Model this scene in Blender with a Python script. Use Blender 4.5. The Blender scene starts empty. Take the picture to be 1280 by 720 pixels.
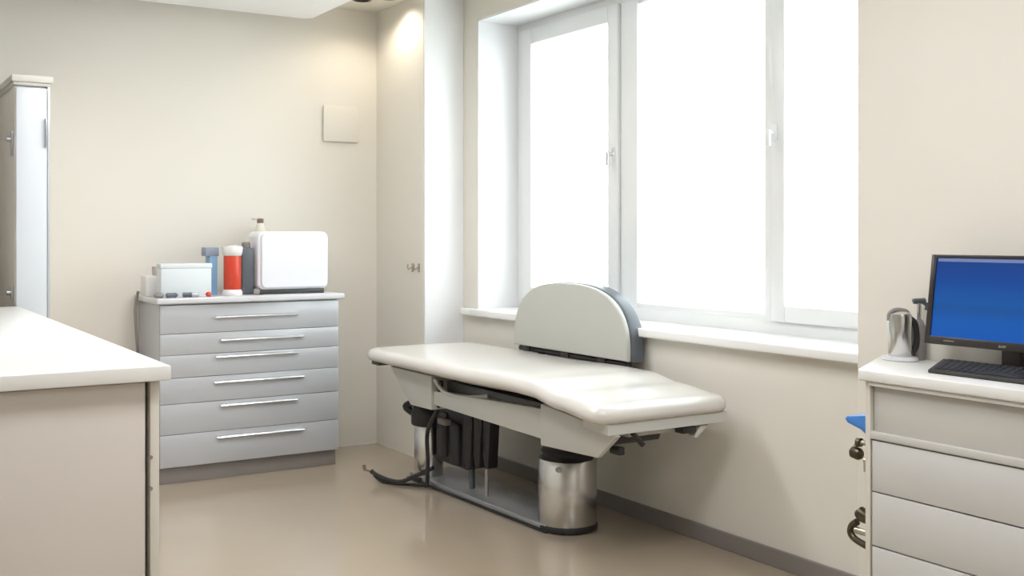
import bpy, bmesh, math, random
from mathutils import Vector, Matrix
random.seed(4)
S = bpy.context.scene
C = S.collection
PI = math.pi

# ------------------------------------------------------------------ camera, world, exposure
cam_d = bpy.data.cameras.new('camera'); cam = bpy.data.objects.new('camera', cam_d); C.objects.link(cam)
cam.location = (0, 0, 1.3); cam.rotation_euler = (PI/2, 0, math.radians(-32))
cam_d.sensor_width = 36; cam_d.lens = 1349/1280*36; cam_d.shift_y = -65/1280
cam_d.clip_start = 0.05
S.camera = cam
S.view_settings.view_transform = 'Standard'; S.view_settings.look = 'None'
S.view_settings.gamma = 1; S.view_settings.use_curve_mapping = False
S.view_settings.exposure = -0.10
W = bpy.data.worlds.new('overcast_sky'); S.world = W; W.use_nodes = True
bg = W.node_tree.nodes['Background']; bg.inputs[0].default_value = (0.90, 0.96, 1.0, 1); bg.inputs[1].default_value = 5.8
FILL_PANEL_W = 17.0        # emission of the unseen ceiling panels added to brighten the room
SPOT_W = 6.5

# ------------------------------------------------------------------ materials
def mat(name, col, rough=0.5, metal=0.0, spec=0.5, noise=0.0, nscale=6.0, bump=0.0, bscale=200, emit=None, coat=0.0):
    m = bpy.data.materials.new(name); m.use_nodes = True
    nt = m.node_tree; b = nt.nodes['Principled BSDF']
    b.inputs['Base Color'].default_value = (*col, 1); b.inputs['Roughness'].default_value = rough
    b.inputs['Metallic'].default_value = metal; b.inputs['Specular IOR Level'].default_value = spec
    b.inputs['Coat Weight'].default_value = coat; b.inputs['Coat Roughness'].default_value = 0.08
    tc = nt.nodes.new('ShaderNodeTexCoord')
    if noise:
        n = nt.nodes.new('ShaderNodeTexNoise'); n.inputs['Scale'].default_value = nscale; n.inputs['Detail'].default_value = 3
        nt.links.new(tc.outputs['Object'], n.inputs['Vector'])
        r = nt.nodes.new('ShaderNodeMapRange')
        r.inputs['To Min'].default_value = 1-noise; r.inputs['To Max'].default_value = 1+noise
        nt.links.new(n.outputs['Fac'], r.inputs['Value'])
        v = nt.nodes.new('ShaderNodeVectorMath'); v.operation = 'SCALE'; v.inputs[0].default_value = col
        nt.links.new(r.outputs[0], v.inputs['Scale']); nt.links.new(v.outputs[0], b.inputs['Base Color'])
    if bump:
        n = nt.nodes.new('ShaderNodeTexNoise'); n.inputs['Scale'].default_value = bscale
        nt.links.new(tc.outputs['Object'], n.inputs['Vector'])
        bp = nt.nodes.new('ShaderNodeBump'); bp.inputs['Strength'].default_value = bump; bp.inputs['Distance'].default_value = 0.002
        nt.links.new(n.outputs['Fac'], bp.inputs['Height']); nt.links.new(bp.outputs[0], b.inputs['Normal'])
    if emit:
        b.inputs['Emission Color'].default_value = (*emit[0], 1); b.inputs['Emission Strength'].default_value = emit[1]
    return m
M = dict(
    wall=mat('cream_paint', (0.785, 0.75, 0.68), 0.75, noise=0.015, nscale=2, bump=0.05),
    ceil=mat('ceiling_paint', (0.72, 0.70, 0.63), 0.8, bump=0.03),
    panel=mat('white_ceiling_panel', (0.92, 0.92, 0.92), 0.7, bump=0.02),
    white=mat('white_paint', (0.86, 0.87, 0.88), 0.35, noise=0.01),
    upvc=mat('white_window_plastic', (0.80, 0.81, 0.81), 0.3, noise=0.01),
    sill=mat('white_sill_plastic', (0.86, 0.86, 0.85), 0.25, noise=0.01),
    floor=mat('beige_vinyl', (0.42, 0.345, 0.26), 0.17, noise=0.03, nscale=5, coat=0.3),
    skirt=mat('brown_grey_skirting', (0.25, 0.225, 0.215), 0.45, noise=0.04),
    top=mat('white_worktop', (0.80, 0.80, 0.775), 0.28, noise=0.01),
    beige=mat('beige_laminate', (0.70, 0.66, 0.61), 0.16, noise=0.02),
    endp=mat('pale_laminate_edge', (0.70, 0.67, 0.60), 0.4, noise=0.02),
    gap=mat('dark_gap', (0.10, 0.09, 0.085), 0.7, noise=0.05),
    grey=mat('silver_grey_lacquer', (0.53, 0.545, 0.575), 0.25, noise=0.02, metal=0.15),
    greytop=mat('pale_grey_worktop', (0.66, 0.66, 0.69), 0.3, noise=0.02),
    plinth=mat('grey_brown_plinth', (0.26, 0.235, 0.225), 0.4, noise=0.04),
    chrome=mat('satin_chrome', (0.80, 0.80, 0.82), 0.22, metal=0.9, noise=0.03, nscale=30),
    steel=mat('brushed_steel', (0.66, 0.66, 0.66), 0.24, metal=1.0, noise=0.01, nscale=18),
    rlam=mat('warm_white_laminate', (0.62, 0.615, 0.60), 0.32, noise=0.02),
    ledge=mat('grey_white_ledge', (0.58, 0.57, 0.54), 0.35, noise=0.02),
    vinyl=mat('ivory_vinyl', (0.68, 0.655, 0.62), 0.22, coat=0.3, noise=0.02, bump=0.05, bscale=120),
    back=mat('putty_vinyl', (0.49, 0.495, 0.455), 0.4, noise=0.02, bump=0.05),
    sidep=mat('pinkish_beige_laminate', (0.82, 0.76, 0.70), 0.4, noise=0.02),
    cabw=mat('bluish_white_lacquer', (0.68, 0.72, 0.76), 0.35, noise=0.01),
    shell=mat('slate_grey_shell', (0.11, 0.125, 0.145), 0.3, noise=0.04),
    apron=mat('pale_grey_enamel', (0.57, 0.57, 0.54), 0.35, noise=0.02),
    black=mat('black_rubber', (0.022, 0.022, 0.024), 0.45, noise=0.1),
    dark=mat('charcoal_plastic', (0.045, 0.043, 0.042), 0.38, noise=0.1),
    monitor=mat('dark_brown_black_bezel', (0.030, 0.024, 0.022), 0.3, noise=0.08),
    plate=mat('grey_steel_plate', (0.40, 0.41, 0.43), 0.3, metal=0.5, noise=0.03),
    device=mat('white_device_plastic', (0.82, 0.83, 0.88), 0.28, noise=0.01),
    boxw=mat('pale_blue_white_card', (0.72, 0.77, 0.80), 0.5, noise=0.02),
    boxw2=mat('white_card', (0.78, 0.77, 0.76), 0.5, noise=0.02),
    bluebox=mat('light_blue_card', (0.25, 0.45, 0.68), 0.45, noise=0.03),
    greyblue=mat('grey_blue_card', (0.30, 0.35, 0.45), 0.5, noise=0.03),
    red=mat('red_film', (0.62, 0.060, 0.030), 0.22, noise=0.08, nscale=40),
    cream=mat('cream_plastic', (0.76, 0.73, 0.62), 0.4, noise=0.02),
    brown=mat('brown_cap', (0.22, 0.14, 0.12), 0.5, noise=0.05),
    pinkish=mat('pinkish_grey_plastic', (0.55, 0.48, 0.47), 0.5, noise=0.03),
    blue=mat('bright_blue_plastic', (0.055, 0.22, 0.62), 0.35, noise=0.05),
    bronze=mat('dark_bronze', (0.10, 0.08, 0.055), 0.3, metal=0.85, noise=0.08),
    brass=mat('pale_brass', (0.45, 0.42, 0.33), 0.3, metal=0.8, noise=0.08),
    fill_glow=mat('fill_panel_glow', (0.9, 0.9, 0.9), 0.5, emit=((0.985, 0.98, 0.985), FILL_PANEL_W)),  # glow of the added ceiling fill panels
    badge=mat('silver_lettering', (0.55, 0.53, 0.50), 0.35, metal=0.4, noise=0.02),
)
def glass_mat():
    m = bpy.data.materials.new('window_glass'); m.use_nodes = True; nt = m.node_tree; nt.nodes.clear()
    o = nt.nodes.new('ShaderNodeOutputMaterial'); mx = nt.nodes.new('ShaderNodeMixShader')
    t = nt.nodes.new('ShaderNodeBsdfTransparent'); t.inputs[0].default_value = (0.97, 0.99, 0.98, 1)
    g = nt.nodes.new('ShaderNodeBsdfGlossy'); g.inputs['Roughness'].default_value = 0.02
    lw = nt.nodes.new('ShaderNodeLayerWeight'); lw.inputs[0].default_value = 0.5
    pw = nt.nodes.new('ShaderNodeMath'); pw.operation = 'POWER'; pw.inputs[1].default_value = 5
    f = nt.nodes.new('ShaderNodeMath'); f.operation = 'MULTIPLY_ADD'; f.inputs[1].default_value = 0.9; f.inputs[2].default_value = 0.04
    nt.links.new(lw.outputs['Facing'], pw.inputs[0]); nt.links.new(pw.outputs[0], f.inputs[0])
    nt.links.new(f.outputs[0], mx.inputs[0]); nt.links.new(t.outputs[0], mx.inputs[1]); nt.links.new(g.outputs[0], mx.inputs[2])
    nt.links.new(mx.outputs[0], o.inputs[0]); return m
M['glass'] = glass_mat()
def screen_mat():
    m = bpy.data.materials.new('blue_desktop_screen'); m.use_nodes = True; nt = m.node_tree; b = nt.nodes['Principled BSDF']
    b.inputs['Base Color'].default_value = (0.005, 0.008, 0.015, 1); b.inputs['Roughness'].default_value = 0.4; b.inputs['Specular IOR Level'].default_value = 0.12
    tc = nt.nodes.new('ShaderNodeTexCoord'); sp = nt.nodes.new('ShaderNodeSeparateXYZ')
    nt.links.new(tc.outputs['Generated'], sp.inputs[0])
    n = nt.nodes.new('ShaderNodeTexNoise'); n.inputs['Scale'].default_value = 2.2
    mp = nt.nodes.new('ShaderNodeMapping'); mp.inputs['Scale'].default_value = (1, 0.5, 3.0)
    nt.links.new(tc.outputs['Generated'], mp.inputs[0]); nt.links.new(mp.outputs[0], n.inputs['Vector'])
    a = nt.nodes.new('ShaderNodeMath'); a.operation = 'MULTIPLY_ADD'; a.inputs[1].default_value = 0.16
    nt.links.new(n.outputs['Fac'], a.inputs[0]); nt.links.new(sp.outputs['Z'], a.inputs[2])
    r = nt.nodes.new('ShaderNodeValToRGB'); e = r.color_ramp.elements
    e[0].position = 0.0; e[0].color = (0.010, 0.13, 0.62, 1)
    e[1].position = 1.0; e[1].color = (0.012, 0.07, 0.35, 1)
    for p, c in ((0.30, (0.012, 0.14, 0.58, 1)), (0.46, (0.013, 0.115, 0.44, 1)), (0.55, (0.012, 0.13, 0.50, 1)), (0.80, (0.010, 0.085, 0.42, 1))):
        x = e.new(p); x.color = c
    nt.links.new(a.outputs[0], r.inputs[0])
    nt.links.new(r.outputs[0], b.inputs['Emission Color']); b.inputs['Emission Strength'].default_value = 0.75
    return m
M['screen'] = screen_mat()
M['titlebar'] = mat('pale_title_bar', (0.02, 0.02, 0.03), 0.3, emit=((0.22, 0.28, 0.50), 0.8))

# ------------------------------------------------------------------ mesh helpers
def bm_new(): return bmesh.new()
def box(bm, x0, x1, y0, y1, z0, z1, bev=0.0, seg=2):
    b = bmesh.new()
    bmesh.ops.create_cube(b, size=1)
    for v in b.verts:
        v.co = Vector(((x0+x1)/2+v.co.x*(x1-x0), (y0+y1)/2+v.co.y*(y1-y0), (z0+z1)/2+v.co.z*(z1-z0)))
    if bev: bmesh.ops.bevel(b, geom=b.edges[:], offset=bev, segments=seg, affect='EDGES', profile=0.5)
    merge(bm, b); return bm
def merge(bm, b, mtx=None):
    me = bpy.data.meshes.new('tmp'); b.to_mesh(me); b.free()
    if mtx: me.transform(mtx)
    bm.from_mesh(me); bpy.data.meshes.remove(me)
def prism(bm, pts, axis, a0, a1, bev=0.0, seg=2):
    """extrude a 2D polygon along an axis: 'x' -> pts (y,z); 'y' -> (x,z); 'z' -> (x,y)"""
    b = bmesh.new()
    def P(p, a): return {'x': (a, p[0], p[1]), 'y': (p[0], a, p[1]), 'z': (p[0], p[1], a)}[axis]
    v0 = [b.verts.new(P(p, a0)) for p in pts]; v1 = [b.verts.new(P(p, a1)) for p in pts]
    n = len(pts); b.faces.new(v0); b.faces.new(v1[::-1])
    for i in range(n): b.faces.new((v0[i], v0[(i+1) % n], v1[(i+1) % n], v1[i]))
    bmesh.ops.recalc_face_normals(b, faces=b.faces[:])
    if bev:
        cap = [e for e in b.edges if sum(1 for f in e.link_faces if len(f.verts) == n) == 1]
        bmesh.ops.bevel(b, geom=cap if n > 8 else b.edges[:], offset=bev, segments=seg, affect='EDGES', profile=0.5)
    merge(bm, b); return bm
def lathe(bm, cx, cy, prof, seg=40, sx=1.0, sy=1.0):
    rings = []
    for r, z in prof:
        rings.append([bm.verts.new((cx+r*sx*math.cos(2*PI*i/seg), cy+r*sy*math.sin(2*PI*i/seg), z)) for i in range(seg)])
    for a, b in zip(rings[:-1], rings[1:]):
        for i in range(seg): bm.faces.new((a[i], a[(i+1) % seg], b[(i+1) % seg], b[i]))
    bm.faces.new(rings[0][::-1]); bm.faces.new(rings[-1]); return bm
def tube(bm, pts, r, seg=12):
    pts = [Vector(p) for p in pts]; rings = []; up = Vector((0, 0, 1))
    rr = r if isinstance(r, (list, tuple)) else [r]*len(pts)
    prev = None
    for i, p in enumerate(pts):
        t = (pts[min(i+1, len(pts)-1)]-pts[max(i-1, 0)]).normalized()
        n = (prev - t*prev.dot(t)) if prev is not None else t.cross(up if abs(t.z) < 0.9 else Vector((1, 0, 0)))
        n.normalize(); prev = n; q = t.cross(n)
        rings.append([bm.verts.new(p+(n*math.cos(2*PI*k/seg)+q*math.sin(2*PI*k/seg))*rr[i]) for k in range(seg)])
    for a, b in zip(rings[:-1], rings[1:]):
        for i in range(seg): bm.faces.new((a[i], a[(i+1) % seg], b[(i+1) % seg], b[i]))
    bm.faces.new(rings[0][::-1]); bm.faces.new(rings[-1]); return bm
def smooth_path(pts, n=8):
    out = []; P = [Vector(p) for p in pts]
    for i in range(len(P)-1):
        p0, p1, p2, p3 = P[max(i-1, 0)], P[i], P[i+1], P[min(i+2, len(P)-1)]
        for k in range(n):
            t = k/n
            out.append(0.5*((2*p1)+(-p0+p2)*t+(2*p0-5*p1+4*p2-p3)*t*t+(-p0+3*p1-3*p2+p3)*t**3))
    out.append(P[-1]); return out
def obj(name, bm, m, parent=None, smooth=True):
    bmesh.ops.recalc_face_normals(bm, faces=bm.faces[:])
    me = bpy.data.meshes.new(name); bm.to_mesh(me); bm.free()
    me.materials.append(M[m] if isinstance(m, str) else m)
    if smooth:
        for p in me.polygons: p.use_smooth = True
        me.set_sharp_from_angle(angle=math.radians(38))
    o = bpy.data.objects.new(name, me); C.objects.link(o)
    if parent is not None:
        o.parent = parent
        root = parent
        off = Vector(root.location)
        while root.parent: root = root.parent; off += Vector(root.location)
        for v in me.vertices: v.co -= off
    return o
def tag(o, label, cat, group=None):
    o['label'] = label; o['category'] = cat
    if group: o['group'] = group
    return o
def thing(name, label, cat, loc, group=None):
    o = bpy.data.objects.new(name, None); C.objects.link(o); o.location = loc; o.empty_display_size = 0.1
    return tag(o, label, cat, group)
def struct(name, bm, m, smooth=False):
    o = obj(name, bm, m, None, smooth); o['kind'] = 'structure'; return o
def copy_tree(o, parent=None):
    c = o.copy(); C.objects.link(c); c.parent = parent
    for ch in list(o.children): copy_tree(ch, c)
    return c

# ------------------------------------------------------------------ room shell
XW, XR, YB, ZC, XL, YN = 3.13, 3.00, 6.20, 2.70, -2.8, -2.0
WY0, WY1, WZ0, WZ1 = 2.60, 5.39, 0.84, 2.55       # window opening
struct('floor', box(bm_new(), XL-0.2, 3.7, YN-0.2, YB+0.2, -0.1, 0), 'floor')
struct('ceiling', box(bm_new(), XL-0.2, 3.7, YN-0.2, YB+0.2, ZC, ZC+0.1), 'ceil')
struct('wall_back', box(bm_new(), XL-0.2, 3.7, YB, YB+0.2, 0, ZC), 'wall')
struct('wall_left', box(bm_new(), XL-0.2, XL, YN, YB, 0, ZC), 'wall')
struct('wall_front', box(bm_new(), XL-0.2, 3.7, YN-0.2, YN, 0, ZC), 'wall')
b = bm_new()
box(b, XW, 3.6, WY1, YB, 0, ZC); box(b, XW, 3.6, 2.54, WY1, 0, WZ0); box(b, XW, 3.6, 2.54, WY1, WZ1, ZC); box(b, XW, 3.6, 2.54, WY0, WZ0, WZ1)
struct('wall_window', b, 'wall')
struct('wall_right', box(bm_new(), XR, 3.6, YN, 2.54, 0, ZC, 0.004, 2), 'wall')
struct('wall_corner', box(bm_new(), 2.87, XW, 5.56, YB, 0, ZC), 'wall')
struct('trim_1', box(bm_new(), 2.872, XW, 5.545, 5.56, 0, ZC, 0.002, 1), 'white')
# white reveal lining of the window (sides and head)
b = bm_new()
box(b, XW+0.002, 3.40, WY1-0.012, WY1, WZ0, WZ1); box(b, XW+0.002, 3.40, WY0, WY0+0.012, WZ0, WZ1); box(b, XW+0.002, 3.40, WY0, WY1, WZ1-0.012, WZ1)
struct('trim_2', b, 'white')
# skirtings
struct('baseboard_window', box(bm_new(), XW-0.014, XW, 2.54, 5.545, 0, 0.072, 0.003, 2), 'skirt')
struct('baseboard_right', box(bm_new(), XR-0.014, XR, YN, 2.54, 0, 0.072, 0.003, 2), 'skirt')
struct('baseboard_left', box(bm_new(), XL, XL+0.014, YN, YB, 0, 0.072, 0.003, 2), 'skirt')
# dropped white ceiling panel
b = bm_new(); prism(b, [(2.38, 6.03), (2.34, 6.07), (XL+0.02, 6.07), (XL+0.02, -1.5), (2.38, -1.5)], 'z', 2.585, ZC, 0.004, 1)
struct('trim_3', b, 'panel')

# ------------------------------------------------------------------ window
win = bpy.data.objects.new('window_1', None); C.objects.link(win); win.location = (3.40, 4.0, 0.88); win['kind'] = 'structure'
FX0, FX1 = 3.40, 3.47
def ring(bm, y0, y1, z0, z1, wl, wr, wb, wt, x0, x1, bev=0.006):
    box(bm, x0, x1, y0, y0+wl, z0, z1, bev); box(bm, x0, x1, y1-wr, y1, z0, z1, bev)
    box(bm, x0, x1, y0+wl-.001, y1-wr+.001, z0, z0+wb, bev); box(bm, x0, x1, y0+wl-.001, y1-wr+.001, z1-wt, z1, bev)
    return bm
obj('window_frame', ring(bm_new(), WY0, WY1, 0.875, WZ1, 0.06, 0.06, 0.065, 0.065, FX0, FX1), 'upvc', win)
obj('mullion', box(bm_new(), FX0-.002, FX1, 4.255, 4.39, 0.93, 2.49, 0.008), 'upvc', win)
obj('mullion', box(bm_new(), FX0-.002, FX1, 3.32, 3.38, 0.93, 2.49, 0.008), 'upvc', win)
b = bm_new(); box(b, FX0+.005, FX1, 3.375, 4.26, 0.93, 0.965, 0.005); box(b, FX0+.005, FX1, 3.375, 4.26, 2.465, 2.49, 0.005)
obj('glazing_bead', b, 'upvc', win)
obj('pane', box(bm_new(), 3.44, 3.446, 3.375, 4.26, 0.955, 2.47), 'glass', win)
def sash(y0, y1, hy, hz, wl, wr, hm):
    s = obj('sash', ring(bm_new(), y0, y1, 0.935, 2.495, wl, wr, 0.07, 0.09, FX0-0.018, FX1-0.01, 0.008), 'upvc', win)
    obj('pane', box(bm_new(), 3.435, 3.441, y0+wl-.005, y1-wr+.005, 1.0, 2.41), 'glass', s)
    b = bm_new(); box(b, FX0-0.03, FX0-0.016, hy-0.014, hy+0.014, hz-0.035, hz+0.035, 0.005)
    tube(b, [(FX0-0.03, hy, hz), (FX0-0.052, hy, hz)], 0.009); box(b, FX0-0.066, FX0-0.05, hy-0.011, hy+0.011, hz-0.06, hz+0.012, 0.005)
    obj('handle', b, hm, s)
sash(4.397, 5.337, 4.425, 1.72, 0.085, 0.125, 'chrome')
sash(2.655, 3.325, 3.30, 1.74, 0.09, 0.075, 'upvc')
b = bm_new(); box(b, XW-0.05, 3.42, 2.542, 5.40, 0.842, 0.882, 0.008, 3); box(b, XW-0.05, XW-0.001, 5.395, 5.50, 0.842, 0.882, 0.008, 3)
ws = obj('window_sill', b, 'sill', win)

# ------------------------------------------------------------------ ceiling lamps: fill panels added out of view for brightness, and spotlights
lp = thing('added_fill_panel', 'square white fill light panel added on the ceiling nearest the window side, front row', 'light', (1.8, 4.3, 2.583))
fr = obj('frame', ring(bm_new(), 4.1, 4.7, 0, 0, 0, 0, 0, 0, 0, 0, 0) if False else box(bm_new(), 1.49, 2.11, 3.99, 4.61, 2.568, 2.585, 0.003), 'white', lp)
obj('fill_diffuser', box(bm_new(), 1.51, 2.09, 4.01, 4.59, 2.562, 2.5685, 0.001, 1), 'fill_glow', lp)
names = {(0.9, 4.3): 'square white fill light panel added on the ceiling above the white left worktop',
         (1.8, 1.9): 'square white fill light panel added on the ceiling near the computer counter', (0.9, 1.9): 'square white fill light panel added on the ceiling at the room centre',
         (1.8, -0.6): 'square white fill light panel added on the ceiling at the right rear of the room', (0.9, -0.6): 'square white fill light panel added on the ceiling in the middle of the rear row'}
lp['label'] = 'square white fill light panel added on the ceiling above the examination couch side'; lp['group'] = 'added ceiling fill panels'
for (x, y), lab in names.items():
    c = copy_tree(lp); c.location = (x, y, 2.583); c['label'] = lab
def downlight(x, y, lab, w):
    t = thing('downlight', lab, 'light', (x, y, ZC), 'recessed ceiling spotlights')
    b = bm_new(); lathe(b, x, y, [(0.055, ZC-0.001), (0.055, ZC-0.012), (0.042, ZC-0.014), (0.040, ZC-0.004)])
    obj('trim_ring', b, 'dark', t)
    ld = bpy.data.lights.new('downlight_bulb', 'SPOT'); ld.energy = w; ld.spot_size = math.radians(150); ld.spot_blend = 0.6
    ld.color = (1.0, 0.90, 0.74); ld.shadow_soft_size = 0.03
    lo = bpy.data.objects.new('bulb', ld); C.objects.link(lo); lo.parent = t; lo.location = (0, 0, -0.03)
downlight(2.73, 5.73, 'recessed ceiling spotlight beside the white corner column', SPOT_W)
downlight(2.62, 5.86, 'recessed ceiling spotlight close to the back wall above the wall panel', SPOT_W*0.6)

# ------------------------------------------------------------------ small wall fittings
t = thing('wall_access_panel', 'cream square access box mounted high on the back wall', 'wall box', (2.62, 6.2, 1.88))
obj('housing', box(bm_new(), 2.515, 2.735, 6.188, 6.199, 1.89, 2.10, 0.002), 'wall', t)
obj('cover', box(bm_new(), 2.51, 2.74, 6.180, 6.189, 1.88, 2.09, 0.002), 'wall', t)
def hook(y, lab):
    b = bm_new(); box(b, 2.862, 2.87, y-0.008, y+0.008, 1.09, 1.14, 0.002)
    tube(b, smooth_path([(2.862, y, 1.12), (2.84, y, 1.105), (2.835, y, 1.12), (2.836, y, 1.135)], 5), 0.004, 8)
    return tag(obj('wall_hook', b, 'brass'), lab, 'hook', 'hooks on the corner column')
hook(5.69, 'small metal hook on the corner column, the one farther from the window')
hook(5.61, 'small metal hook on the corner column, the one nearer the column edge')

# ------------------------------------------------------------------ tall cabinet at the back left
t = thing('tall_cabinet', 'tall narrow white cabinet standing against the back wall behind the left counter', 'cabinet', (0.785, 5.87, 0))
obj('carcass', box(bm_new(), 0.708, 0.862, 5.565, 6.19, 0.0, 2.025, 0.003), 'sidep', t)
d = obj('door', box(bm_new(), 0.712, 0.848, 5.545, 5.565, 0.08, 2.005, 0.004), 'cabw', t)
b = bm_new(); box(b, 0.838, 0.846, 5.528, 5.546, 1.72, 1.86, 0.003); obj('handle', b, 'plate', d)
obj('edge_strip', box(bm_new(), 0.850, 0.862, 5.548, 5.566, 0.0, 2.02, 0.002), 'grey', t)
obj('grey_strip', box(bm_new(), 0.700, 0.866, 5.545, 6.19, 2.012, 2.028, 0.003), 'ledge', t)  # grey line below the cornice
obj('cornice', box(bm_new(), 0.692, 0.876, 5.535, 6.195, 2.028, 2.062, 0.006), 'endp', t)
b = bm_new(); box(b, 0.698, 0.709, 5.60, 5.64, 1.68, 1.80, 0.003); tube(b, [(0.700, 5.62, 1.76), (0.68, 5.62, 1.76)], 0.012); obj('latch', b, 'plate', t)
b = bm_new(); box(b, 0.698, 0.709, 5.60, 5.64, 1.00, 1.06, 0.003); tube(b, [(0.700, 5.62, 1.03), (0.68, 5.62, 1.03)], 0.012); obj('latch', b, 'plate', t)

# ------------------------------------------------------------------ chest of drawers
t = thing('drawer_chest', 'silver grey chest of six drawers with long bar handles by the back wall', 'chest of drawers', (1.92, 5.95, 0))
obj('carcass', box(bm_new(), 1.418, 2.414, 5.74, 6.18, 0.085, 0.944, 0.003), 'grey', t)
obj('plinth', box(bm_new(), 1.425, 2.405, 5.745, 6.17, 0, 0.085, 0.002), 'plinth', t)
zb = [0.088, 0.260, 0.420, 0.555, 0.675, 0.787, 0.938]
hz = [0.225, 0.394, 0.520, 0.655, 0.744, 0.868]
for i in range(6):
    d = obj('drawer', box(bm_new(), 1.42, 2.412, 5.72, 5.742, zb[i]+0.0014, zb[i+1]-0.0014, 0.0015), 'grey', t)
    b = bm_new(); z = hz[i]
    prism(b, [(5.721, z+0.010), (5.708, z+0.005), (5.703, z-0.003), (5.706, z-0.006), (5.711, z-0.001), (5.721, z+0.001)], 'x', 1.715+0.02*math.sin(i*2), 2.185+0.02*math.cos(i*3), 0.0015, 1)
    obj('handle', b, 'chrome', d)
obj('countertop', box(bm_new(), 1.395, 2.440, 5.69, 6.195, 0.944, 0.976, 0.008, 3), 'greytop', t)
b = bm_new(); tube(b, smooth_path([(1.385, 6.05, 1.0), (1.372, 6.06, 0.9), (1.37, 6.02, 0.75), (1.38, 6.04, 0.62), (1.372, 6.08, 0.3), (1.375, 6.10, 0.012)], 6), 0.008, 8)
tag(obj('power_cable', b, 'plinth'), 'dark power cable hanging down the left side of the grey chest', 'cable')

ZT = 0.976
# white sterilizer unit
t = thing('white_device', 'large white rounded tabletop device on the right end of the grey chest', 'medical device', (2.17, 5.93, ZT))
b = bm_new()
def rrect(x0, x1, z0, z1, r, n=6):
    pts = []
    for cx, cz, a0 in ((x1-r, z0+r, -PI/2), (x1-r, z1-r, 0), (x0+r, z1-r, PI/2), (x0+r, z0+r, PI)):
        for k in range(n+1): a = a0+PI/2*k/n; pts.append((cx+r*math.cos(a), cz+r*math.sin(a)))
    return pts
prism(b, rrect(1.968, 2.383, 1.000, 1.326, 0.035), 'y', 5.80, 5.975, 0.012, 3); obj('body', b, 'device', t)
b = bm_new(); prism(b, rrect(1.985, 2.376, 1.012, 1.316, 0.03), 'y', 5.785, 5.80, 0.006, 3); obj('front_cover', b, 'device', t)
obj('base_shadow', box(bm_new(), 1.972, 2.36, 5.80, 5.96, ZT, 1.003, 0.006), 'dark', t)  # dark slab stands in for the shadow under the device
b = bm_new(); tube(b, [(1.955, 5.795, 0.995), (1.955, 5.775, 0.995)], 0.018); obj('knob', b, 'plinth', t)
t = thing('plastic_bottle', 'cream plastic bottle with brown cap behind the white device', 'bottle', (2.085, 6.10, ZT))
lathe(b := bm_new(), 2.085, 6.10, [(0.028, ZT), (0.033, ZT+0.01), (0.034, 1.31), (0.030, 1.34), (0.017, 1.375)]); obj('bottle_body', b, 'cream', t)
lathe(b := bm_new(), 2.085, 6.10, [(0.016, 1.375), (0.019, 1.378), (0.019, 1.398), (0.015, 1.402)]); obj('cap', b, 'brown', t)
b = bm_new(); box(b, 2.035, 2.078, 6.094, 6.106, 1.393, 1.404, 0.003); obj('spout', b, 'pinkish', t)
# black folder-like holder
t = thing('black_bottle', 'slim black bottle standing between the red roll and the white device', 'bottle', (1.923, 5.865, ZT))
b = bm_new(); prism(b, rrect(1.890, 1.955, ZT+0.001, 1.235, 0.012), 'y', 5.83, 5.90, 0.006, 2); obj('bottle_body', b, 'shell', t)
lathe(b := bm_new(), 1.923, 5.865, [(0.022, 1.235), (0.024, 1.24), (0.024, 1.262), (0.016, 1.268)]); obj('cap', b, 'plinth', t)
# red roll dispenser
t = thing('red_dispenser', 'glossy red cylinder with white lid and white foot on the grey chest', 'dispenser', (1.82, 5.80, ZT))
lathe(b := bm_new(), 1.826, 5.80, [(0.046, 1.008), (0.047, 1.012), (0.047, 1.19), (0.046, 1.195)]); obj('red_sleeve', b, 'red', t)
lathe(b := bm_new(), 1.826, 5.80, [(0.053, 1.208), (0.056, 1.236), (0.052, 1.244), (0.020, 1.248), (0.010, 1.250)]); 
lathe(b, 1.826, 5.80, [(0.048, 1.193), (0.050, 1.196), (0.053, 1.209), (0.051, 1.212)]); obj('lid', b, 'boxw2', t)
lathe(b := bm_new(), 1.826, 5.80, [(0.052, ZT), (0.055, ZT+0.006), (0.053, 0.998), (0.046, 1.009)]); obj('foot', b, 'boxw2', t)
# blue box
t = thing('blue_carton', 'upright light blue carton with grey blue top left of the red cylinder', 'box', (1.745, 5.9, ZT))
obj('carton', box(bm_new(), 1.722, 1.764, 5.866, 5.95, ZT, 1.190, 0.002), 'bluebox', t)
obj('flap', box(bm_new(), 1.700, 1.772, 5.862, 5.955, 1.1905, 1.238, 0.004), 'greyblue', t)
t = thing('white_carton', 'long pale white carton lying on the left of the grey chest', 'box', (1.55, 5.86, ZT))
obj('carton', box(bm_new(), 1.435, 1.700, 5.76, 5.85, ZT, 1.150, 0.004), 'boxw', t)
obj('lid', box(bm_new(), 1.432, 1.703, 5.757, 5.853, 1.128, 1.154, 0.003), 'boxw', t)
t = thing('small_white_carton', 'small low white carton on the left rear edge of the grey chest', 'box', (1.44, 6.0, ZT))
obj('carton', box(bm_new(), 1.400, 1.53, 5.94, 6.06, ZT, 1.085, 0.004), 'boxw2', t)
t2 = obj('glove_dispenser', box(bm_new(), 1.455, 1.505, 5.96, 6.04, 1.0855, 1.135, 0.004), 'pinkish'); tag(t2, 'little pinkish grey pack on top of the small white carton', 'pack')
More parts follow.
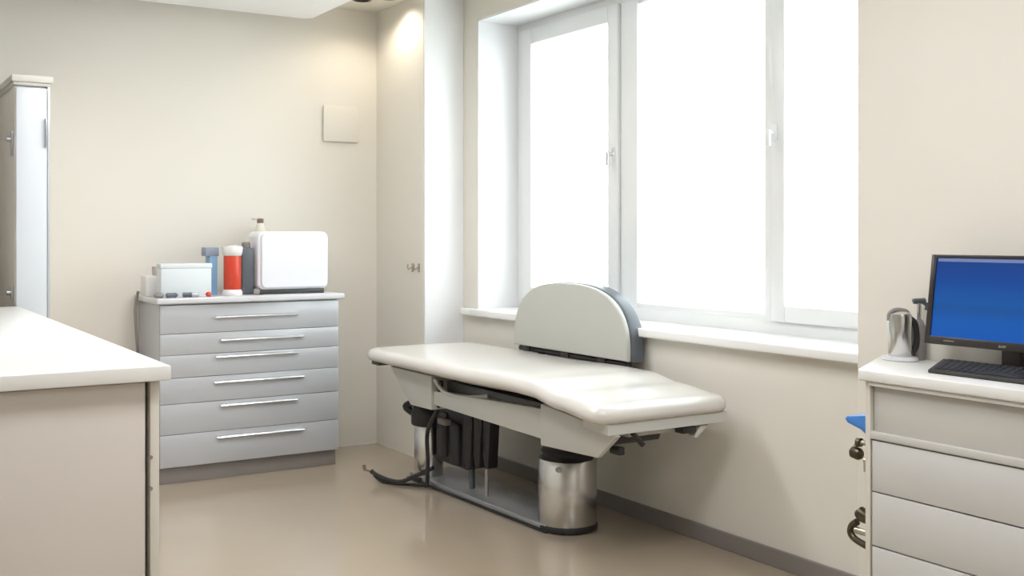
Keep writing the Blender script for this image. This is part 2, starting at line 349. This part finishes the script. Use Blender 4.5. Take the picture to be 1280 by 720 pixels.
def clip(x, y, m, lab, ang, L=0.05):
    b = bm_new(); c = bmesh.new(); lathe(c, 0, 0, [(0.010, -L/2), (0.013, -L/2+0.006), (0.012, 0), (0.014, L/2-0.01), (0.007, L/2)], 12)
    merge(b, c, Matrix.Translation((x, y, ZT+0.0145)) @ Matrix.Rotation(ang, 4, 'Z') @ Matrix.Rotation(PI/2, 4, 'Y'))
    return tag(obj('specimen_vial', b, m), lab, 'vial', 'small vials along the front edge of the grey chest')
clip(1.415, 5.72, 'plinth', 'small grey vial lying leftmost on the grey chest edge', 0.2)
clip(1.48, 5.72, 'shell', 'small dark vial lying in front of the long white carton', 0.1, 0.06)
clip(1.565, 5.725, 'shell', 'small slate vial lying under the middle of the white carton', -0.15, 0.055)
clip(1.60, 5.71, 'grey', 'small silver vial lying just left of the tiny red one', 0.05, 0.04)
clip(1.675, 5.725, 'red', 'tiny red vial lying near the foot of the blue carton', 0.6, 0.03)

# ------------------------------------------------------------------ left counter
t = thing('left_cabinet', 'large glossy beige cabinet under the white worktop at the left', 'cabinet', (-0.5, 4.1, 0))
obj('carcass', box(bm_new(), -1.6, 0.674, 2.87, 5.50, 0.06, 0.930, 0.002), 'gap', t)
obj('door', box(bm_new(), -0.35, 0.667, 2.835, 2.868, 0.07, 0.926, 0.003), 'beige', t)
obj('door', box(bm_new(), -1.6, -0.354, 2.835, 2.868, 0.07, 0.926, 0.003), 'beige', t)
obj('end_panel', box(bm_new(), 0.677, 0.700, 2.828, 5.50, 0, 0.930, 0.002), 'endp', t)
obj('plinth', box(bm_new(), -1.6, 0.676, 2.90, 5.48, 0, 0.06), 'plinth', t)
for z in (0.735, 0.655):
    tube(b := bm_new(), [(0.678, 2.829, z), (0.678, 2.823, z)], 0.005, 12); obj('hinge_screw', b, 'plinth', t)
b = bm_new(); prism(b, [(-1.62, 2.80), (0.722, 2.795), (0.722, 5.52), (-1.62, 5.52)], 'z', 0.932, 0.970, 0.004, 2)
tag(obj('white_worktop', b, 'top'), 'broad white worktop on the beige cabinet at the left', 'worktop')

# ------------------------------------------------------------------ examination couch
t = thing('examination_couch', 'ivory padded examination couch on steel columns below the window', 'examination couch', (2.70, 4.3, 0))
def zc(y):      # underside height of the pad along the couch
    P = [(3.15, 0.592), (3.25, 0.598), (3.48, 0.618), (3.68, 0.645), (3.85, 0.648), (4.3, 0.640), (5.3, 0.640)]
    if y <= P[0][0]: return P[0][1]
    for (a, za), (c, zb_) in zip(P[:-1], P[1:]):
        if y <= c:
            s = (y-a)/(c-a); s = s*s*(3-2*s); return za+(zb_-za)*s
    return P[-1][1]
def pad(bm, x0, x1, y0, y1, T, R, r, zf):
    cx, cy, hx, hy = (x0+x1)/2, (y0+y1)/2, (x1-x0)/2, (y1-y0)/2
    def axis(h, n):
        e = [h - r*(1-math.cos(k*PI/2/8)) for k in range(8)]     # dense near the rim
        e = [-v for v in e]; mid = [-h+r + (2*h-2*r)*k/n for k in range(n+1)]
        return e + mid + [-v for v in e[::-1]]
    xs, ys = axis(hx, 16), axis(hy, 70)
    top, bot = [], []
    for yy in ys:
        rt, rb = [], []
        for xx in xs:
            x, y = xx, yy
            qx, qy = abs(x)-(hx-R), abs(y)-(hy-R)
            if qx > 0 and qy > 0:
                m_ = max(qx, qy); l = math.hypot(qx, qy); s = m_/l
                qx, qy = qx*s, qy*s; x = math.copysign(hx-R+qx, x); y = math.copysign(hy-R+qy, y)
                d = R-math.hypot(qx, qy)
            else: d = min(hx-abs(x), hy-abs(y))
            k = max(0.0, 1-d/r); h = math.sqrt(max(0.0, 1-k*k))
            crown = 0.004*(1-(x/hx)**2)
            z = zf(cy+y)
            rt.append(bm.verts.new((cx+x, cy+y, z+T*0.45+(T*0.55+crown)*h))); rb.append(bm.verts.new((cx+x, cy+y, z+T*0.45-T*0.45*h)))
        top.append(rt); bot.append(rb)
    for g, fl in ((top, False), (bot, True)):
        for j in range(len(ys)-1):
            for i in range(len(xs)-1):
                f = (g[j][i], g[j][i+1], g[j+1][i+1], g[j+1][i]); bm.faces.new(f[::-1] if fl else f)
    bmesh.ops.remove_doubles(bm, verts=bm.verts[:], dist=0.0002)
    return bm
obj('mattress', pad(bm_new(), 2.368, 3.035, 3.185, 5.285, 0.066, 0.075, 0.036, zc), 'vinyl', t)
# near rim under the pad
def ribbon(bm, x0, x1, ys, zt, th):
    P = [(y, zt(y)) for y in ys]+[(y, zt(y)-th(y)) for y in ys[::-1]]
    b = bmesh.new(); v0 = [b.verts.new((x0, *p)) for p in P]; v1 = [b.verts.new((x1, *p)) for p in P]; n = len(P); k = len(ys)
    for i in range(n): b.faces.new((v0[i], v0[(i+1) % n], v1[(i+1) % n], v1[i]))
    for i in range(k-1):
        b.faces.new((v0[i], v0[i+1], v0[n-2-i], v0[n-1-i])); b.faces.new((v1[i], v1[i+1], v1[n-2-i], v1[n-1-i]))
    merge(bm, b); return bm
ys1 = [3.20+0.02*i for i in range(9)]
obj('foot_rim', ribbon(bm_new(), 2.42, 3.01, ys1, lambda y: zc(y)+0.004, lambda y: 0.040), 'apron', t)
ys2 = [3.365+0.05*i for i in range(38)]
obj('deck', ribbon(bm_new(), 2.46, 3.0, ys2, lambda y: zc(y)+0.004, lambda y: 0.022), 'plinth', t)
obj('deck_edge', box(bm_new(), 2.41, 2.98, 5.18, 5.27, 0.618, 0.641, 0.004), 'dark', t)
# housings below
b = bm_new(); prism(b, [(3.70, 0.610), (3.45, 0.590), (3.19, 0.555), (3.31, 0.455), (3.70, 0.440)], 'x', 2.45, 2.475, 0.004, 2); obj('lift_housing', b, 'apron', t)
b = bm_new(); prism(b, [(4.60, 0.60), (3.70, 0.60), (3.48, 0.58), (3.42, 0.56), (3.46, 0.46), (3.70, 0.452), (4.60, 0.485)], 'x', 2.502, 2.88, 0.004, 2); obj('lift_frame', b, 'dark', t)
b = bm_new(); prism(b, [(3.70, 0.588), (4.66, 0.545), (4.66, 0.478), (3.70, 0.462)], 'x', 2.462, 2.50, 0.004, 2); obj('side_beam', b, 'apron', t)
b = bm_new(); prism(b, [(3.70, 0.588), (4.66, 0.545), (4.66, 0.478), (3.70, 0.462)], 'x', 2.90, 2.94, 0.004, 2); obj('side_beam', b, 'apron', t)
b = bm_new(); prism(b, [(5.13, 0.618), (4.665, 0.618), (4.665, 0.452), (4.89, 0.448)], 'x', 2.452, 2.95, 0.004, 2); obj('head_housing', b, 'apron', t)
b = bm_new(); tube(b, smooth_path([(2.47, 4.66, 0.60), (2.46, 4.55, 0.555), (2.47, 4.40, 0.548), (2.50, 4.2, 0.575)], 6), 0.010, 8); obj('support_rod', b, 'apron', t)
# latch and bracket below the near end
b = bm_new(); tube(b, [(2.55, 3.22, 0.555), (2.60, 3.22, 0.505)], 0.011, 8); box(b, 2.50, 2.53, 3.24, 3.30, 0.47, 0.50, 0.004); obj('release_lever', b, 'black', t)
b = bm_new(); box(b, 2.56, 2.86, 3.26, 3.60, 0.530, 0.552, 0.004); obj('under_tray', b, 'ledge', t)
b = bm_new(); box(b, 2.79, 2.86, 3.21, 3.26, 0.528, 0.553, 0.004); obj('latch', b, 'black', t)
b = bm_new(); prism(b, [(2.88, 0.553), (2.925, 0.553), (2.86, 0.505), (2.85, 0.512)], 'y', 3.21, 3.25, 0.002, 1); obj('corner_bracket', b, 'apron', t)
# columns
def column(cx, cy, r, z1, zb1, zt, rb, sh):
    lathe(b := bm_new(), cx, cy, [(r-0.002, 0.028), (r, 0.032), (r, z1-0.004), (r-0.003, z1), (r-0.012, z1)], 56); o = obj('column', b, 'steel', t)
    pr = []; n = 4
    for k in range(n+1):
        z = z1-0.003+(zt-z1)*k/n; pr.append((rb, z))
        if k < n: pr.append((rb-0.008, z+(zt-z1)/n/2))
    lathe(b := bm_new(), cx, cy, pr, 40); obj('bellows', b, 'black', t)
    lathe(b := bm_new(), cx, cy, [(r+0.003, 0.005), (r+0.004, 0.009), (r+0.004, 0.024), (r+0.001, 0.030)], 48); obj('base_ring', b, 'black', t)
    return o
c1 = column(2.76, 3.95, 0.131, 0.315, 0, 0.45, 0.118, 0)
b = bm_new(); tube(b, [(2.655, 3.868, 0.285), (2.650, 3.864, 0.285)], 0.012, 12)
obj('maker_badge', b, 'plate', c1)
c2 = column(2.665, 5.10, 0.077, 0.300, 0, 0.44, 0.070, 0)
b = bm_new(); lathe(b, 2.665, 5.10, [(0.088, 0.300), (0.094, 0.308), (0.094, 0.375), (0.080, 0.395), (0.06, 0.405)], 32)
tube(b, smooth_path([(2.60, 5.16, 0.36), (2.575, 5.19, 0.39), (2.60, 5.15, 0.415)], 5), 0.02, 10); obj('column_cap', b, 'black', t)
b = bm_new(); prism(b, [(2.628, 3.93), (2.89, 3.93), (2.89, 5.20), (2.60, 5.20), (2.60, 4.98)], 'z', 0.010, 0.034, 0.004, 2); obj('base_plate', b, 'plate', t)
b = bm_new(); prism(b, [(2.620, 3.92), (2.895, 3.92), (2.895, 5.21), (2.59, 5.21), (2.59, 4.97)], 'z', 0.0, 0.012, 0.003, 2); obj('base_gasket', b, 'black', t)
# drive unit hanging between the columns
b = bm_new()
box(b, 2.64, 2.78, 4.66, 4.98, 0.135, 0.43, 0.02, 3)
for k, (y, z0, w) in enumerate(((4.62, 0.15, 0.05), (4.535, 0.165, 0.045), (4.46, 0.175, 0.038))):
    prism(b, [(y-w, 0.478), (y+w*0.9, 0.478), (y+w, z0+0.06), (y+w*0.5, z0), (y-w*0.3, z0+0.01)], 'x', 2.63+0.006*k, 2.70, 0.006, 2)
box(b, 2.62, 2.65, 4.70, 4.79, 0.15, 0.36, 0.012, 2); box(b, 2.625, 2.65, 4.84, 4.92, 0.17, 0.40, 0.012, 2)
obj('drive_unit', b, 'black', t)
tube(b := bm_new(), [(2.70, 4.70, 0.034), (2.70, 4.70, 0.24)], 0.015, 12); obj('strut', b, 'shell', t)
tube(b := bm_new(), [(2.68, 4.52, 0.034), (2.68, 4.52, 0.24)], 0.010, 12); obj('strut', b, 'plate', t)
box(b := bm_new(), 2.585, 2.625, 4.77, 4.86, 0.345, 0.375, 0.008, 2); obj('connector', b, 'plinth', t)
tube(b := bm_new(), smooth_path([(2.47, 4.60, 0.60), (2.475, 4.62, 0.53), (2.50, 4.70, 0.44), (2.545, 4.885, 0.30), (2.55, 4.89, 0.15), (2.55, 4.90, 0.02)], 7), 0.011, 8); obj('supply_cable', b, 'black', t)
tube(b := bm_new(), smooth_path([(2.57, 4.87, 0.12), (2.52, 4.95, 0.075), (2.47, 5.02, 0.035), (2.44, 5.10, 0.028), (2.41, 5.18, 0.04), (2.395, 5.23, 0.055)], 7), [0.011]*35+[0.014]*1, 8); obj('foot_bar', b, 'black', t)
tube(b := bm_new(), smooth_path([(2.585, 4.97, 0.012), (2.52, 5.02, 0.012), (2.46, 5.09, 0.012), (2.42, 5.16, 0.014), (2.40, 5.21, 0.04)], 7), 0.009, 8); obj('foot_bar', b, 'black', t)
tube(b := bm_new(), [(2.375, 5.275, 0.055), (2.372, 5.28, 0.085)], 0.010, 8)
tube(b, [(2.395, 5.23, 0.055), (2.375, 5.275, 0.06)], 0.006, 8); obj('pedal_tip', b, 'brown', t)
# backrest
def dshape(y0, y1, z0, h, n=2.6, N=40, flat=0.0):
    cy, a = (y0+y1)/2, (y1-y0)/2; P = []
    for k in range(N+1):
        th = PI*k/N; c, s = math.cos(th), math.sin(th)
        P.append((cy+a*math.copysign(abs(c)**(2/n), c), z0+flat+(h-flat)*abs(s)**(2/n)))
    return [(y1, z0)]+P+[(y0, z0)]
b = bm_new(); prism(b, dshape(3.838, 4.80, 0.728, 0.345, 2.6, 44, 0.03), 'x', 3.035, 3.112, 0.012, 3); br = obj('backrest', b, 'shell', t)
b = bm_new(); prism(b, dshape(3.842, 4.796, 0.733, 0.337, 2.6, 44, 0.03), 'x', 3.008, 3.036, 0.008, 3); obj('backrest_pad', b, 'back', br)
b = bm_new(); tube(b, [(3.04, 3.86, 0.716), (3.04, 4.78, 0.716)], 0.013, 12)
for y in (4.05, 4.35, 4.70): box(b, 3.02, 3.06, y-0.03, y+0.03, 0.704, 0.732, 0.004)
obj('hinge_bar', b, 'black', br)
for y in (4.0, 4.62): obj('backrest_bracket', box(bm_new(), 3.052, 3.075, y-0.02, y+0.02, 0.60, 0.735, 0.003), 'black', t)
for y in (4.0, 4.62): obj('bracket_arm', box(bm_new(), 2.95, 3.075, y-0.018, y+0.018, 0.596, 0.616, 0.003), 'black', t)

# ------------------------------------------------------------------ right counter
t = thing('drawer_cabinet', 'warm white drawer cabinet under the computer counter at the right', 'cabinet', (2.8, 1.6, 0))
obj('carcass', box(bm_new(), 2.645, 2.97, 0.9, 2.168, 0.08, 0.866, 0.001), 'endp', t)
b = bm_new(); prism(b, [(2.618, 2.170), (2.618, 2.187), (2.975, 2.187), (2.975, 2.170)], 'z', 0.0, 0.866, 0.001, 1); obj('end_panel', b, 'endp', t)
obj('fascia', box(bm_new(), 2.632, 2.646, 0.9, 2.167, 0.715, 0.850, 0.002), 'ledge', t)
obj('top_rail', box(bm_new(), 2.610, 2.65, 0.9, 2.17, 0.853, 0.8655, 0.003), 'top', t)
obj('grip_ledge', box(bm_new(), 2.618, 2.65, 0.9, 2.172, 0.694, 0.716, 0.003), 'ledge', t)
for z0, z1 in ((0.539, 0.690), (0.377, 0.535), (0.213, 0.373), (0.085, 0.209)):
    obj('drawer', box(bm_new(), 2.622, 2.645, 0.92, 2.166, z0, z1, 0.002), 'rlam', t)
obj('plinth', box(bm_new(), 2.67, 2.96, 0.92, 2.15, 0, 0.08), 'plinth', t)
b = bm_new(); prism(b, [(2.600, 0.88), (2.600, 2.196), (2.612, 2.207), (2.985, 2.424), (2.985, 0.88)], 'z', 0.867, 0.900, 0.004, 2)
tag(obj('computer_worktop', b, 'top'), 'white worktop carrying the computer at the right', 'worktop')

# fittings on the cabinet end
b = bm_new()
prism(b, [(2.189, 0.750), (2.215, 0.750), (2.245, 0.749), (2.305, 0.738), (2.314, 0.728), (2.302, 0.716), (2.25, 0.702), (2.222, 0.684), (2.189, 0.690)], 'x', 2.672, 2.735, 0.006, 2)
tag(obj('blue_holder', b, 'blue'), 'bright blue wedge shaped holder on the side of the drawer cabinet', 'holder')
def clamp(z, lab, up):
    t = thing('clamp_fitting', lab, 'clamp', (2.68, 2.22, z), 'metal clamps on the side of the drawer cabinet')
    if up:
        tube(b := bm_new(), smooth_path([(2.68, 2.215, z+0.032), (2.68, 2.25, z+0.035), (2.68, 2.275, z+0.022), (2.68, 2.285, z+0.0)], 5), 0.0075, 10); obj('arm', b, 'brass', t)
        tube(b := bm_new(), [(2.68, 2.255, z-0.003), (2.68, 2.262, z-0.003), (2.68, 2.285, z+0.001), (2.68, 2.292, z+0.001)], [0.014, 0.019, 0.019, 0.012], 14); obj('knob', b, 'bronze', t)
        tube(b := bm_new(), [(2.68, 2.255, z+0.034), (2.68, 2.268, z+0.034)], 0.014, 12); obj('collar', b, 'bronze', t)
        b = bm_new(); tube(b, [(2.68, 2.215, z-0.018), (2.68, 2.240, z-0.018)], 0.010, 12); tube(b, [(2.68, 2.235, z-0.018), (2.68, 2.235, z-0.052)], 0.008, 12); obj('screw', b, 'brass', t)
    else:
        tube(b := bm_new(), [(2.68, 2.215, z+0.052), (2.68, 2.235, z+0.055), (2.68, 2.255, z+0.062), (2.68, 2.268, z+0.058)], [0.018, 0.020, 0.023, 0.014], 14); obj('knob', b, 'bronze', t)
        tube(b := bm_new(), [(2.68, 2.22, z+0.008), (2.68, 2.275, z+0.008)], 0.011, 12); obj('spindle', b, 'brass', t)
        tube(b := bm_new(), smooth_path([(2.68, 2.270, z+0.034), (2.68, 2.290, z+0.018), (2.68, 2.295, z-0.005), (2.68, 2.275, z-0.022), (2.68, 2.215, z-0.036)], 6), 0.011, 10); obj('jaw', b, 'bronze', t)
    obj('mounting_plate', box(bm_new(), 2.665, 2.70, 2.188, 2.217, z-0.05, z+0.068, 0.002), 'endp', t)
clamp(0.628, 'upper metal clamp with bronze knob just below the blue holder', True)
clamp(0.380, 'lower dark bronze clamp low on the side of the drawer cabinet', False)

# steel dispenser and pump bottle
ZW = 0.900
t = thing('steel_dispenser', 'stainless steel canister with dark curved spout left of the monitor', 'dispenser', (2.90, 2.284, ZW))
lathe(b := bm_new(), 2.90, 2.284, [(0.034, ZW+0.012), (0.037, ZW+0.016), (0.037, 1.035), (0.034, 1.050), (0.020, 1.058)], 40); obj('canister', b, 'steel', t)
lathe(b := bm_new(), 2.90, 2.284, [(0.045, ZW), (0.048, ZW+0.003), (0.046, ZW+0.012), (0.036, ZW+0.014)], 40, 1.0, 1.3); obj('drip_tray', b, 'greytop', t)
R_ = Vector((0.53, -0.35, 0)).normalized()
def P(s, z, c=(2.90, 2.284)): return (c[0]+R_.x*s, c[1]+R_.y*s, z)
tube(b := bm_new(), smooth_path([P(-0.036, 1.028), P(-0.034, 1.050), P(-0.018, 1.062), P(0.006, 1.062), P(0.024, 1.054), P(0.034, 1.030)], 6), 0.0065, 10); obj('spout', b, 'plinth', t)
tube(b := bm_new(), smooth_path([P(0.030, 1.035), P(0.046, 1.020), P(0.053, 0.985), P(0.050, 0.945), P(0.036, 0.925)], 6), 0.010, 10); obj('handle', b, 'black', t)
c = (2.965, 2.262)
t = thing('pump_bottle', 'slender grey pump bottle with dark press top behind the steel canister', 'bottle', (2.965, 2.262, ZW))
lathe(b := bm_new(), *c, [(0.020, ZW), (0.023, ZW+0.004), (0.023, 1.00), (0.014, 1.025), (0.009, 1.03)], 28); obj('bottle_body', b, 'plinth', t)
lathe(b := bm_new(), *c, [(0.006, 1.028), (0.007, 1.03), (0.007, 1.082), (0.006, 1.084)], 16); obj('pump_stem', b, 'steel', t)
b = bm_new(); tube(b, [P(-0.020, 1.088, c), P(-0.018, 1.089, c), P(0.018, 1.090, c), P(0.020, 1.088, c)], [0.006, 0.009, 0.010, 0.006], 12)
tube(b, smooth_path([P(0.014, 1.086, c), P(0.026, 1.075, c), P(0.024, 1.060, c)], 5), 0.007, 10); obj('pump_head', b, 'shell', t)

# monitor
t = thing('computer_monitor', 'black framed computer monitor with a blue screen on the white worktop', 'monitor', (2.88, 1.88, ZW))
TILT = Matrix.Translation((2.86, 0, 0.970)) @ Matrix.Rotation(math.radians(8), 4, 'Y') @ Matrix.Translation((-2.86, 0, -0.970))
Y0, Y1, Z0, Z1 = 1.598, 2.160, 0.968, 1.245
def tilted(bm_):
    for v in bm_.verts: v.co = TILT @ v.co
    return bm_
b = bm_new(); box(b, 2.866, 2.90, Y0+0.002, Y1-0.002, Z0+0.002, Z1-0.002, 0.008)
for a in ((Y0, Y0+0.018, Z0, Z1), (Y1-0.018, Y1, Z0, Z1), (Y0+0.017, Y1-0.017, Z0, Z0+0.025), (Y0+0.017, Y1-0.017, Z1-0.010, Z1)): box(b, 2.855, 2.870, *a, 0.002)
cs = obj('casing', tilted(b), 'monitor', t)
sc = obj('screen', tilted(box(bm_new(), 2.861, 2.867, Y0+0.017, Y1-0.017, Z0+0.024, Z1-0.009)), 'screen', t)
obj('title_bar', tilted(box(bm_new(), 2.8602, 2.8612, Y0+0.018, Y1-0.022, Z1-0.021, Z1-0.0115)), 'titlebar', sc)
# maker's badge: small silver letters in the middle of the lower bezel, and a faint line of print near the left
def text(s, size, y, z, m, parent, nm):
    cu = bpy.data.curves.new('t', 'FONT'); cu.body = s; cu.size = size; cu.extrude = 0.0003; cu.align_x = 'CENTER'; cu.align_y = 'CENTER'
    o = bpy.data.objects.new('t', cu); C.objects.link(o); bpy.context.view_layer.update()
    me = bpy.data.meshes.new_from_object(o.evaluated_get(bpy.context.evaluated_depsgraph_get())); bpy.data.objects.remove(o)
    me.transform(Matrix.Translation((2.8545, y, z)) @ Matrix(((0, 0, -1, 0), (-1, 0, 0, 0), (0, 1, 0, 0), (0, 0, 0, 1))))
    b = bm_new(); b.from_mesh(me); bpy.data.meshes.remove(me)
    obj(nm, tilted(b), m, parent, False)
text('acer', 0.014, 1.895, Z0+0.012, 'badge', cs, 'badge_lettering')
obj('badge_strip', tilted(box(bm_new(), 2.8543, 2.8552, 2.055, 2.092, Z0+0.0115, Z0+0.0145)), 'plinth', cs)
obj('neck', box(bm_new(), 2.872, 2.905, 1.85, 1.91, ZW+0.012, 1.02, 0.005), 'monitor', t)
obj('stand_base', box(bm_new(), 2.855, 2.975, 1.78, 1.98, ZW, ZW+0.014, 0.005), 'monitor', t)
# keyboard
t = thing('keyboard', 'long black keyboard lying in front of the monitor', 'keyboard', (2.77, 1.85, ZW))
KY0 = 1.56
b = bm_new()
kb = bmesh.new()
q = [(2.700, 2.032, 0.9005), (2.700, KY0, 0.9005), (2.842, KY0, 0.9005), (2.842, 2.085, 0.9005)]
qt = [(2.703, 2.030, 0.912), (2.703, KY0+0.003, 0.912), (2.842, KY0+0.003, 0.929), (2.842, 2.083, 0.929)]
v0 = [kb.verts.new(p) for p in q]; v1 = [kb.verts.new(p) for p in qt]; kb.faces.new(v0[::-1]); kb.faces.new(v1)
for i in range(4): kb.faces.new((v0[i], v0[(i+1) % 4], v1[(i+1) % 4], v1[i]))
bmesh.ops.recalc_face_normals(kb, faces=kb.faces[:]); bmesh.ops.bevel(kb, geom=kb.edges[:], offset=0.003, segments=2, affect='EDGES'); merge(b, kb)
obj('keyboard_base', b, 'dark', t)
for r in range(5):
    x0 = 2.716+r*0.0235; x1 = x0+0.0195; yl = 2.030+r*0.009-0.012; n = 21; w = (yl-KY0-0.012)/n
    b = bm_new()
    for k in range(n):
        if r == 0 and 5 < k < 13:
            if k == 6: box(b, x0, x1, yl-w*13+0.003, yl-w*6, 0, 0.004, 0.0012, 1)
            continue
        box(b, x0, x1, yl-w*(k+1)+0.003, yl-w*k, 0, 0.004, 0.0012, 1)
    for v in b.verts: v.co.z += 0.912+(v.co.x-2.703)*(0.017/0.139)
    obj('key_row', b, 'black', t)
